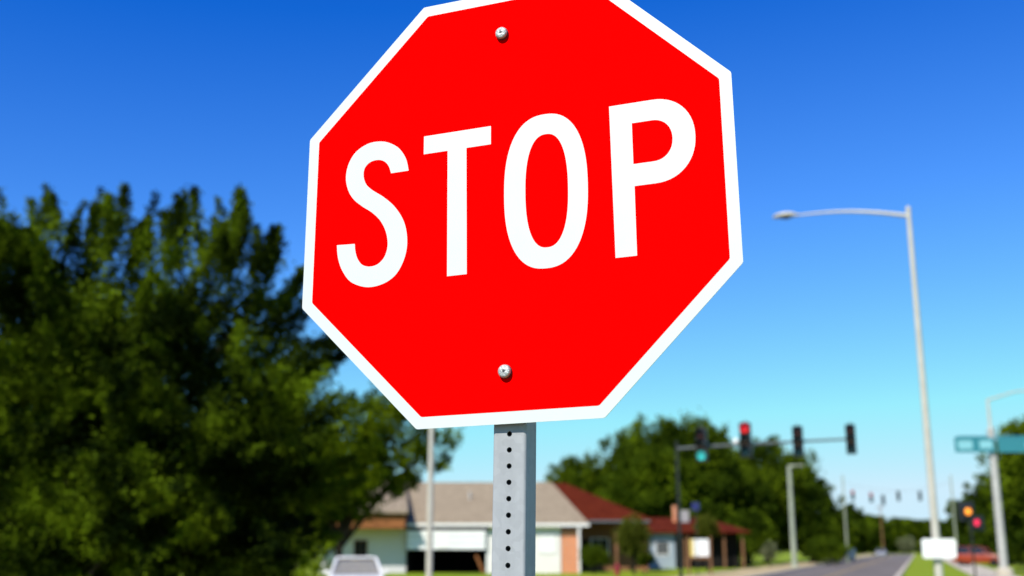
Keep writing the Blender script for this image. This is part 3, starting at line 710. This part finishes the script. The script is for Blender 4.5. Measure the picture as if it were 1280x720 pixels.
# ------------------------------------------------------------------ cars
def car(loc, rz, paint, label, kind='sedan', name='parked_car', shade=False):  # shade: put the tan reflection sheet behind the windscreen
    t = thing(name, loc, label, 'car', None, rz=rz)
    # front points to local -y
    if kind == 'sedan':
        lower = [(-2.2,.35,.62,.72),(-2.1,.22,.72,.80),(-1.2,.2,.88,.88),(-.6,.2,.93,.89),(1.3,.2,.98,.89),(2.0,.25,1.0,.84),(2.25,.35,.9,.78)]
        cab = [(-.95,.90,.80),(-.15,1.40,.62),(.85,1.41,.62),(1.65,.98,.78)]
    else:
        lower = [(-2.2,.4,.85,.74),(-2.1,.3,.95,.84),(-1.2,.28,1.05,.92),(-.6,.28,1.08,.93),(1.3,.28,1.1,.93),(2.1,.3,1.1,.90),(2.25,.4,1.05,.84)]
        cab = [(-1.0,1.06,.84),(-.35,1.68,.68),(1.7,1.70,.68),(2.18,1.1,.82)]
    vs=[]; fs=[]; n=8
    for (y,zb_,zt_,hw) in lower:
        sec = [(-hw*.92,zb_),(-hw,zb_+.12),(-hw,zt_-.14),(-hw*.93,zt_),(hw*.93,zt_),(hw,zt_-.14),(hw,zb_+.12),(hw*.92,zb_)]
        vs += [(x,y,z) for x,z in sec]
    for i in range(len(lower)-1):
        for k in range(n): fs.append((i*n+k,i*n+(k+1)%n,(i+1)*n+(k+1)%n,(i+1)*n+k))
    fs.append(tuple(range(n))); fs.append(tuple((len(lower)-1)*n+k for k in range(n)))
    mb = MB().add(vs,fs)
    (ya,za,wa),(yb,zb2,wb),(yc,zc2,wc),(yd,zd,wd) = cab
    # pillars + roof
    P = lambda y,z,wx,s: Vector((s*wx,y,z))
    roof = [P(yb,zb2,wb,-1),P(yb,zb2,wb,1),P(yc,zc2,wc,1),P(yc,zc2,wc,-1)]
    mb.add(roof + [v+Vector((0,0,.05)) - Vector((v.x*.08,0,0)) for v in roof], [(0,1,2,3),(4,5,6,7),(0,1,5,4),(1,2,6,5),(2,3,7,6),(3,0,4,7)])
    for s in (-1,1):
        for q0,q1 in ((P(ya,za-.03,wa,s),P(yb,zb2,wb,s)),(P(yc,zc2,wc,s),P(yd,zd-.03,wd,s)),(P((yb+yc)/2,za,wa*1.0,s),P((yb+yc)/2,zb2,wb,s))):
            mb.tube([q0,q1],.045,6)
    body = mb.build('body', paint, t, smooth=40, bevel=.015)
    G = M['glass_dark']
    def pane(nm, q, G=G): 
        th = Vector((0,0,-.012)); return MB().add([*q, *[v+th for v in q]], [(0,1,2,3),(7,6,5,4),(0,4,5,1),(1,5,6,2),(2,6,7,3),(3,7,4,0)]).build(nm, G, t, smooth=0)
    pane('windscreen', [P(ya,za,wa*.97,-1),P(ya,za,wa*.97,1),P(yb,zb2,wb*.97,1),P(yb,zb2,wb*.97,-1)], M['clear_glass'] if shade else G)
    if shade: MB().add([P(ya+.12,za+.03,wa*.9,-1),P(ya+.12,za+.03,wa*.9,1),P(yb+.06,zb2-.07,wb*.9,1),P(yb+.06,zb2-.07,wb*.9,-1)],[(0,1,2,3)]).build('windscreen_reflection', M['reflection_tan'], t, smooth=0)  # tan sheet standing in for a reflection in the windscreen
    pane('rear_window', [P(yd,zd,wd*.97,-1),P(yd,zd,wd*.97,1),P(yc,zc2,wc*.97,1),P(yc,zc2,wc*.97,-1)])
    for s in (-1,1): pane('side_window', [P(ya+.1,za,wa*.985,s),P(yd-.1,zd,wd*.985,s),P(yc,zc2,wc*.985,s),P(yb,zb2,wb*.985,s)])
    rw = .32 if kind == 'sedan' else .36
    for y in (-1.35,1.38):
        for s in (-1,1):
            K = T(s*.80,y,rw) @ Matrix.Rotation(-s*math.pi/2,4,'Z')
            wh = MB().lathe([(rw-.06,-.13),(rw,-.1),(rw,.1),(rw-.06,.12)], K, 24).build('tyre', M['tyre'], t)
            MB().lathe([(rw*.62,-.137),(rw*.55,-.12),(.06,-.11),(.05,-.137)], K, 20).build('rim', M['rim'], wh)
    zl_ = lower[1][2]-.14
    for s in (-1,1):
        MB().box((s*.6-.14,-2.215,zl_-.07),(s*.6+.14,-2.12,zl_+.06)).build('headlight', M['headlight'], t, bevel=.03)
        MB().box((s*.66-.12,2.18,.72),(s*.66+.12,2.27,.9)).build('taillight', M['taillight'], t, bevel=.02)
        MB().box((s*.92-.09,ya+.25,za+.02),(s*.92+.09,ya+.36,za+.14)).build('mirror', paint, t, bevel=.03)
    MB().box((-.4,-2.225,.42),(.4,-2.15,.56)).build('grille', M['black'], t)
    return t
car(gp(446, 34), R_(8), M['car_white'], 'white sedan in front of the shaded house wing, only its roof showing', 'sedan', shade=True).scale = (.93,)*3
pcar = gp(1224, 104); 
car(pcar, R_(52), M['car_red'], 'rust red car parked by the pavement behind the pedestal signal', 'suv')
car(gp(1101, 215), ZR, M['car_grey'], 'distant grey car on the road beneath the far traffic lights', 'sedan')

# ------------------------------------------------------------------ trees
def leaves_object(name, mat, parent, P, D, L, W, rng, nb=.55):
    """one diamond-ish leaf face per point"""
    n = len(P)
    a = D / np.linalg.norm(D, axis=1, keepdims=True)
    r = rng.normal(size=(n,3))*nb + np.array([-.15,-.3,.75]); b = np.cross(a, r); b /= np.linalg.norm(b, axis=1, keepdims=True)
    L = L[:,None]; Wd = W[:,None]
    nz = np.cross(a, b)
    V = np.stack([P, P + a*L*.45 + b*Wd*.5 + nz*L*.06, P + a*L, P + a*L*.5 - b*Wd*.5 + nz*L*.06], axis=1).reshape(-1,3)
    me = bpy.data.meshes.new(name)
    me.vertices.add(n*4); me.vertices.foreach_set('co', V.astype(np.float32).ravel())
    me.loops.add(n*4); me.loops.foreach_set('vertex_index', np.arange(n*4, dtype=np.int32))
    me.polygons.add(n); me.polygons.foreach_set('loop_start', np.arange(0,n*4,4,dtype=np.int32)); me.polygons.foreach_set('loop_total', np.full(n,4,dtype=np.int32))
    me.update(calc_edges=True); me.materials.append(mat)
    o = bpy.data.objects.new(name, me); COL.objects.link(o); o.parent = parent; return o
def crown_data(rng, blobs, shoots, slen, per, leaf, up=.5, out=.8, rnd=.5, spread=.12, shell=2.2, extra=(), zmin=.15, droop=0, clump=0, along=.75):
    B = np.array([b[:3] for b in blobs]); Rr = np.array([b[3:6] for b in blobs])
    vol = Rr.prod(axis=1)**.75; idx = rng.choice(len(B), size=shoots, p=vol/vol.sum())
    u = rng.normal(size=(shoots,3)); u /= np.linalg.norm(u,axis=1,keepdims=True)
    r = rng.random(shoots)**(1/shell)
    O = B[idx] + u*Rr[idx]*r[:,None]
    if clump:      # shoots gathered into boughs with dark gaps between them
        nb = shoots//clump; pick = rng.integers(0, nb, size=shoots); c0 = O[:nb]; u = u[:nb][pick]
        O = c0[pick] + rng.normal(size=(shoots,3))*slen*.26 + u*rng.random((shoots,1))*slen*.4
    d = u*out + np.array([0,0,up]) + rng.normal(size=(shoots,3))*rnd; d /= np.linalg.norm(d,axis=1,keepdims=True)
    Ls = slen*(.5+rng.random(shoots))
    bend = rng.normal(size=(shoots,3))*.25 + np.array([0,0,.25-droop])
    ln = np.full(shoots, per)
    if len(extra):
        E0 = np.array([x[0] for x in extra]); E1 = np.array([x[1] for x in extra]); 
        O = np.vstack([O,E0]); dd = E1-E0; el = np.linalg.norm(dd,axis=1); d = np.vstack([d,dd/el[:,None]]); Ls = np.concatenate([Ls,el])
        bend = np.vstack([bend, rng.normal(size=(len(extra),3))*.12]); ln = np.concatenate([ln, [int(per*x[2]) for x in extra]])
    i = np.repeat(np.arange(len(O)), ln); n = len(i)
    t = rng.random(n)
    P = O[i] + d[i]*(Ls[i]*t)[:,None] + bend[i]*((t*t)*Ls[i])[:,None]*.5 + rng.normal(size=(n,3))*(spread*(1.15-t*.85))[:,None]
    D = d[i]*.9 + bend[i]*t[:,None]*.5 + rng.normal(size=(n,3))*along + np.array([0,0,-.15])
    k = P[:,2] > zmin
    P, D = P[k], D[k]; n = len(P)
    L = leaf*(.6+.8*rng.random(n)); return P, D, L, L*(.45+.25*rng.random(n)), O, d, Ls
def tree(name, loc, label, cat, blobs, seed, mat, shoots=500, slen=1.0, per=50, leaf=.12, trunk=.2, group=None, nl=14, trunk_h=None, core=0, **kw):
    rng = np.random.default_rng(seed)
    t = thing(name, loc, label, cat, group); spr = kw.get('spread', .12)
    P, D, L, W, O, d, Ls = crown_data(rng, blobs, shoots, slen, per, leaf, **kw)
    if core:
        bc = [(*b[:3], b[3]*.86, b[4]*.8, b[5]*.84) for b in blobs]
        P2, D2, L2, W2, *_ = crown_data(rng, bc, core, slen*.45, 70, leaf*1.25, up=.3, out=.4, rnd=.9, spread=spr*1.8, shell=2.6, zmin=kw.get('zmin', .2))
        P = np.vstack([P,P2]); D = np.vstack([D,D2]); L = np.concatenate([L,L2]); W = np.concatenate([W,W2])
    leaves_object('crown', mat, t, P, D, L, W, rng)
    mb = MB(); th = trunk_h or min(b[2] for b in blobs)*.7
    mb.tube([(0,0,-.05),(0,0,.15),(rng.normal()*.05,rng.normal()*.05,th)], [trunk*1.5,trunk,trunk*.75], 12)
    order = rng.permutation(len(O))[:nl]
    for b in blobs:
        mid = Vector((b[0]*.45, b[1]*.45, th+(b[2]-th)*.5)); mb.tube([(0,0,th*.9), mid, b[:3]], [trunk*.62,trunk*.45,trunk*.25], 8)
    for j in order:
        o = Vector(O[j]); b = min(blobs, key=lambda q: (Vector(q[:3])-o).length); s = Vector(b[:3])
        e = o + Vector(d[j])*float(Ls[j])*.7
        mb.tube([s, s.lerp(o,.5)+Vector((0,0,-.1)), o, e], [trunk*.25,trunk*.18,trunk*.11,trunk*.04], 6)
    mb.build('trunk', M['bark'], t)
    return t
# big dark tree on the left, built where it stands
TY = 21.0
tb = gp(120, TY)
def rel(px, py, dY=0.0): q = at(px, py, TY + dY) - tb; return (q.x, q.y, q.z)
bl = []
for px, py, dY, rx, rz in ((40,520,.6,1.7,1.9),(60,660,-.3,1.7,1.3),(165,470,0,1.5,1.5),(180,620,-.8,1.7,1.4),(268,450,.3,1.15,1.25),(295,560,-.4,1.3,1.3),(300,640,.2,.9,.9),(335,500,.5,.6,.8),(-80,540,0,2.0,2.3),(105,420,.4,1.2,1.0),(240,690,.2,1.6,.8),(10,400,.6,1.1,1.1),(225,400,.1,.75,.75),(300,400,.1,.6,.7),(150,385,.1,.6,.7),(60,370,.2,.6,.7)):
    q = rel(px, py, dY); bl.append((*q, rx, max(1.2,rx*.9), rz))
ex = []
rngx = np.random.default_rng(4)
for (x0_,y0_,x1_,y1_,k) in ((48,330,48,232,2.2),(70,300,62,228,1.6),(135,320,138,228,2.6),(120,330,118,250,2),(150,300,156,222,1.4),(222,330,228,230,2.6),(212,340,208,250,1.6),(235,300,243,222,1.2),
        (296,330,299,232,2.6),(300,300,301,228,1.5),(262,330,272,262,1.4),(330,350,345,272,2),(340,330,346,270,1),(318,340,322,275,1.2),(5,320,4,266,2),(90,320,92,262,1.5),(180,330,184,258,1.8),(170,330,172,268,1.4),
        (345,400,384,330,2),(350,420,392,372,1.5),(360,440,430,425,2),(370,470,428,440,2),(360,490,400,470,1.6),(350,570,395,540,2),(360,600,400,590,2),(370,600,440,575,2),(375,625,450,600,2.4),(370,625,435,607,2),
        (20,330,28,275,1.2),(255,350,250,270,1.3),(282,350,286,270,1.3)):
    for _ in range(2):
        dy = rngx.normal()*.35
        ex.append((rel(x0_+rngx.normal()*4,y0_,dy), rel(x1_+rngx.normal()*3,y1_+(14 if y1_<300 else 0),dy+rngx.normal()*.15), k))
tree('broadleaf_tree', tb, 'big dark tree with upright shoots filling the left side', 'tree', bl, 11, M['leaf_near'], shoots=660, slen=1.02, per=420, leaf=.075, trunk=.22, nl=30, up=.45, out=.95, rnd=.3, spread=.11, shell=3.2, clump=2, core=1500, along=.45, extra=ex, zmin=.4, trunk_h=1.3)
# brighter tree behind it, over the house wing
MY = 46.0
tb2 = gp(425, MY)
def rel2(px, py, dY=0.0): q = at(px, py, MY + dY) - tb2; return (q.x, q.y, q.z)
bl = []
for px, py, dY, rx, rz in ((400,600,0,1.4,1.3),(440,565,.3,1.5,1.3),(490,545,0,1.3,1.1),(520,580,.4,1.1,.65),(465,525,.5,1.3,1.0),(540,555,.2,.75,.7),(370,560,0,1.5,1.5),(455,598,-.3,1.2,.8),(425,625,-.4,1.0,.6)):
    bl.append((*rel2(px,py,dY), rx, rx, rz))
tree('broadleaf_tree', tb2, 'brighter green tree reaching over the left end of the beige roof', 'tree', bl, 12, M['leaf_mid'], shoots=520, slen=.85, per=90, leaf=.15, trunk=.18, nl=40, up=.25, out=.9, rnd=.5, spread=.15, shell=2.4, zmin=1, trunk_h=1.8)

BT = 'trees behind the big left tree'
def big(*a, **k): return _big(*a, **k)
# large trees behind the houses (own crowns, one by one)
BG = 'large trees behind the houses'
def _big(px, Y, wpx, ytop, seed, mat, label, ybot=690, n=620, group=BG, leaf=.33, nb=9):
    rng = np.random.default_rng(seed); b = gp(px, Y); k = Y/1429.0
    Rw = wpx*k/2; zt_ = hz(ytop, Y); zb_ = max(.6, hz(ybot, Y)); H = zt_-zb_; blobs = []
    for i in range(nb):
        a_ = 2*math.pi*i/nb + rng.random()*.6; rr = Rw*(.45+.15*rng.random()); lv = rng.random()
        blobs.append((math.cos(a_)*rr, math.sin(a_)*rr*.9, zb_+H*(.25+.38*lv), Rw*(.40+.12*rng.random()), Rw*.42, H*(.24+.08*rng.random())))
    blobs.append((rng.normal()*Rw*.1, 0, zb_+H*.70, Rw*.62, Rw*.6, H*.27)); blobs.append((0,0,zb_+H*.35,Rw*.7,Rw*.7,H*.33))
    blobs.append((rng.normal()*Rw*.25, -Rw*.2, zb_+H*.78, Rw*.35, Rw*.35, H*.19))
    return tree('broadleaf_tree', b, label, 'tree', blobs, seed, mat, shoots=int(n*1.2), slen=Rw*.14, per=95, leaf=leaf, trunk=.35, group=group, nl=20, up=.2, out=.9, rnd=.6, spread=Rw*.07, shell=2.6, zmin=.1, trunk_h=max(1.5, zb_+H*.15))
big(60, 44, 250, 520, 61, M['leaf_far'], 'dark tree behind the big left tree at the left edge of the photo', n=420, leaf=.2, group=BT, ybot=712)
big(215, 47, 250, 540, 62, M['leaf_far'], 'dark tree behind the middle of the big left tree', n=420, leaf=.2, group=BT, ybot=712)
big(345, 52, 150, 560, 63, M['leaf_far'], 'dark tree behind the right side of the big left tree, beside the house wing', n=320, leaf=.2, group=BT, ybot=712)
big(722, 135, 115, 572, 21, M['leaf_far2'], 'low light green tree showing above the red brown roof, leftmost of the far trees', n=420)
big(778, 125, 140, 541, 22, M['leaf_far2'], 'rounded light green tree rising behind the red porch roof', n=520)
big(842, 118, 170, 519, 23, M['leaf_far'], 'tallest broad dark green tree, behind the green traffic light', n=800)
big(903, 122, 125, 531, 24, M['leaf_far'], 'dark tree between the tallest tree and the concrete lamp, behind the red traffic light', n=520)
big(958, 128, 150, 551, 25, M['leaf_far'], 'broad dark green tree right behind the concrete lamp', n=700)
big(1022, 148, 95, 598, 26, M['leaf_far'], 'dark tree sloping down to the road right of the concrete lamp', n=450)
big(1056, 172, 62, 632, 27, M['leaf_far'], 'small dark tree by the road below the leftmost far traffic light', n=320)
big(888, 104, 70, 632, 28, M['leaf_far'], 'low dark tree in shade behind the low blue grey house', n=300, leaf=.3)
big(935, 108, 75, 640, 29, M['leaf_far'], 'low dark tree just left of the concrete lamp foot', n=320, leaf=.3)
big(1015, 126, 70, 650, 30, M['leaf_far'], 'low dark bushy tree just right of the concrete lamp foot', n=300, leaf=.3)
# right side
RG = 'trees along the right side of the road'
big(1322, 78, 160, 520, 31, M['leaf_far'], 'large dark tree cut by the right edge behind the street name sign', n=700, leaf=.26, group=RG)
big(1238, 124, 68, 594, 32, M['leaf_far'], 'dark tree behind the thick pale signal pole', n=420, group=RG)
big(1212, 165, 52, 622, 33, M['leaf_far'], 'dark tree just right of the tall cream lamp, behind the amber beacon', n=320, group=RG)
big(1262, 108, 70, 640, 36, M['leaf_far'], 'low dark tree at the right behind the red car', n=300, group=RG, leaf=.3)
big(1186, 240, 34, 652, 34, M['leaf_far'], 'small far tree between the cream lamp pole and the right trees', n=200, group=RG)
# far tree line closing the road
FT = 'far trees closing the end of the road'
p0 = big(1092, 330, 44, 645, 41, M['leaf_far'], 'far tree at the left end of the row closing the road', n=260, group=FT, leaf=.7)
p1 = big(1118, 360, 44, 648, 42, M['leaf_far2'], 'lighter far tree near the middle of the row closing the road', n=260, group=FT, leaf=.7)
for px, Y, s, rz, src, lab in ((1080,300,.95,1.0,p0,'far tree just right of the small roadside tree'),(1104,350,.95,2.1,p1,'far tree straight behind the distant utility pole'),(1132,372,1.02,.7,p0,'far tree behind the pale bush'),
        (1147,365,.95,3.3,p1,'far tree directly left of the cream lamp pole'),(1161,380,1.0,4.1,p0,'far tree directly behind the cream lamp pole'),(1176,372,.95,5.2,p1,'far tree seen just right of the cream lamp pole')):
    q = copy_tree(src); q.location = gp(px, Y); q.rotation_euler = (0,0,rz); q.scale = (s,)*3; q['label'] = lab
# garden trees and bushes
def bush(px, Y, wpx, ytop, ybot, seed, mat, label, name='bush', cat='bush', n=160, leaf=.09, trunk=.05):
    k = Y/1429.0; Rw = wpx*k/2; zt_ = hz(ytop, Y); zb_ = max(.0, hz(ybot, Y)); H = zt_-zb_
    bb = [(0,0,zb_+H*.5,Rw*.72,Rw*.7,H*.36),(Rw*.3,0,zb_+H*.38,Rw*.5,Rw*.5,H*.28),(-Rw*.3,-.05,zb_+H*.42,Rw*.5,Rw*.5,H*.28),(Rw*.05,0,zb_+H*.72,Rw*.42,Rw*.42,H*.18)]
    return tree(name, gp(px, Y), label, cat, bb, seed, mat, shoots=n, slen=Rw*.3, per=36, leaf=leaf, trunk=trunk, nl=10, up=.3, out=.9, rnd=.4, spread=Rw*.07, shell=2.6, zmin=.03, trunk_h=max(.2, zb_+H*.25))
bush(792, 71, 48, 641, 703, 51, M['leaf_olive'], 'round olive green garden tree between the porch and the blue grey wall', 'garden_tree', 'tree', n=300, leaf=.1, trunk=.08)
bush(742, 72, 44, 683, 709, 52, M['leaf_far2'], 'dark green clipped bush in front of the dark porch', n=200)
bush(884, 80, 34, 643, 676, 53, M['leaf_olive'], 'small olive garden tree above the white yard sign', 'garden_tree', 'tree', n=220, leaf=.1, trunk=.07)
bush(962, 96, 20, 675, 702, 54, M['leaf_pale'], 'small pale bush left of the concrete lamp foot', n=120, leaf=.12)
bush(805, 74, 26, 690, 708, 55, M['leaf_far'], 'low dark shrub at the foot of the round olive tree', n=100)
bush(1134, 300, 24, 672, 690, 56, M['leaf_pale'], 'pale bush at the far end of the road', n=150, leaf=.4)
bush(1036, 110, 60, 678, 703, 57, M['leaf_far'], 'dark hedge clump beside the left verge right of the concrete lamp', n=220, leaf=.15)
bush(905, 98, 90, 672, 702, 58, M['leaf_far'], 'long dark shrub mass in shade left of the pale bush', n=300, leaf=.15)
bush(1272, 90, 44, 668, 708, 59, M['leaf_far'], 'dark shrub behind the pavement at the right edge', n=220, leaf=.15)
# dense hedge under and behind the left trees
def hedge(xa, xb, Y, hgt, seed, label):
    rng = np.random.default_rng(seed); A = hx(xa, Y); B = hx(xb, Y); loc = Vector(((A+B)/2, Y, 0)); W = (B-A)/2
    blobs = [(x, rng.normal()*.25, hgt*.48, 1.3, .9, hgt*.42) for x in np.arange(-W+.6, W-.3, 1.1)]
    t = thing('hedge', loc, label, 'hedge')
    P, D, L, Wd, O, d, Ls = crown_data(rng, blobs, int(len(blobs)*70), .4, 55, .11, up=.4, out=.8, rnd=.4, spread=.1, shell=2.6, zmin=.02)
    leaves_object('foliage', M['leaf_far'], t, P, D, L, Wd, rng)
    mb = MB()
    for b in blobs[::1]:
        mb.tube([(b[0],b[1],0),(b[0]+.05,b[1],hgt*.5)],[.05,.03],6)
        mb.tube([(b[0],b[1],hgt*.2),(b[0]+.4,b[1]+.1,hgt*.7)],[.03,.015],6); mb.tube([(b[0],b[1],hgt*.25),(b[0]-.4,b[1]-.1,hgt*.75)],[.03,.015],6)
    mb.build('stems', M['bark'], t)
hedge(-140, 385, 39, 2.3, 71, 'dark hedge at the foot of the big left tree')
# gutter downpipe and a lawn path step at the beige roofed house, seams on the tall lamp
MB().tube([(X(662),-.09,0.05),(X(662),-.09,ev-.25)], .05, 8).build('downpipe', M['trim_white'], H1)
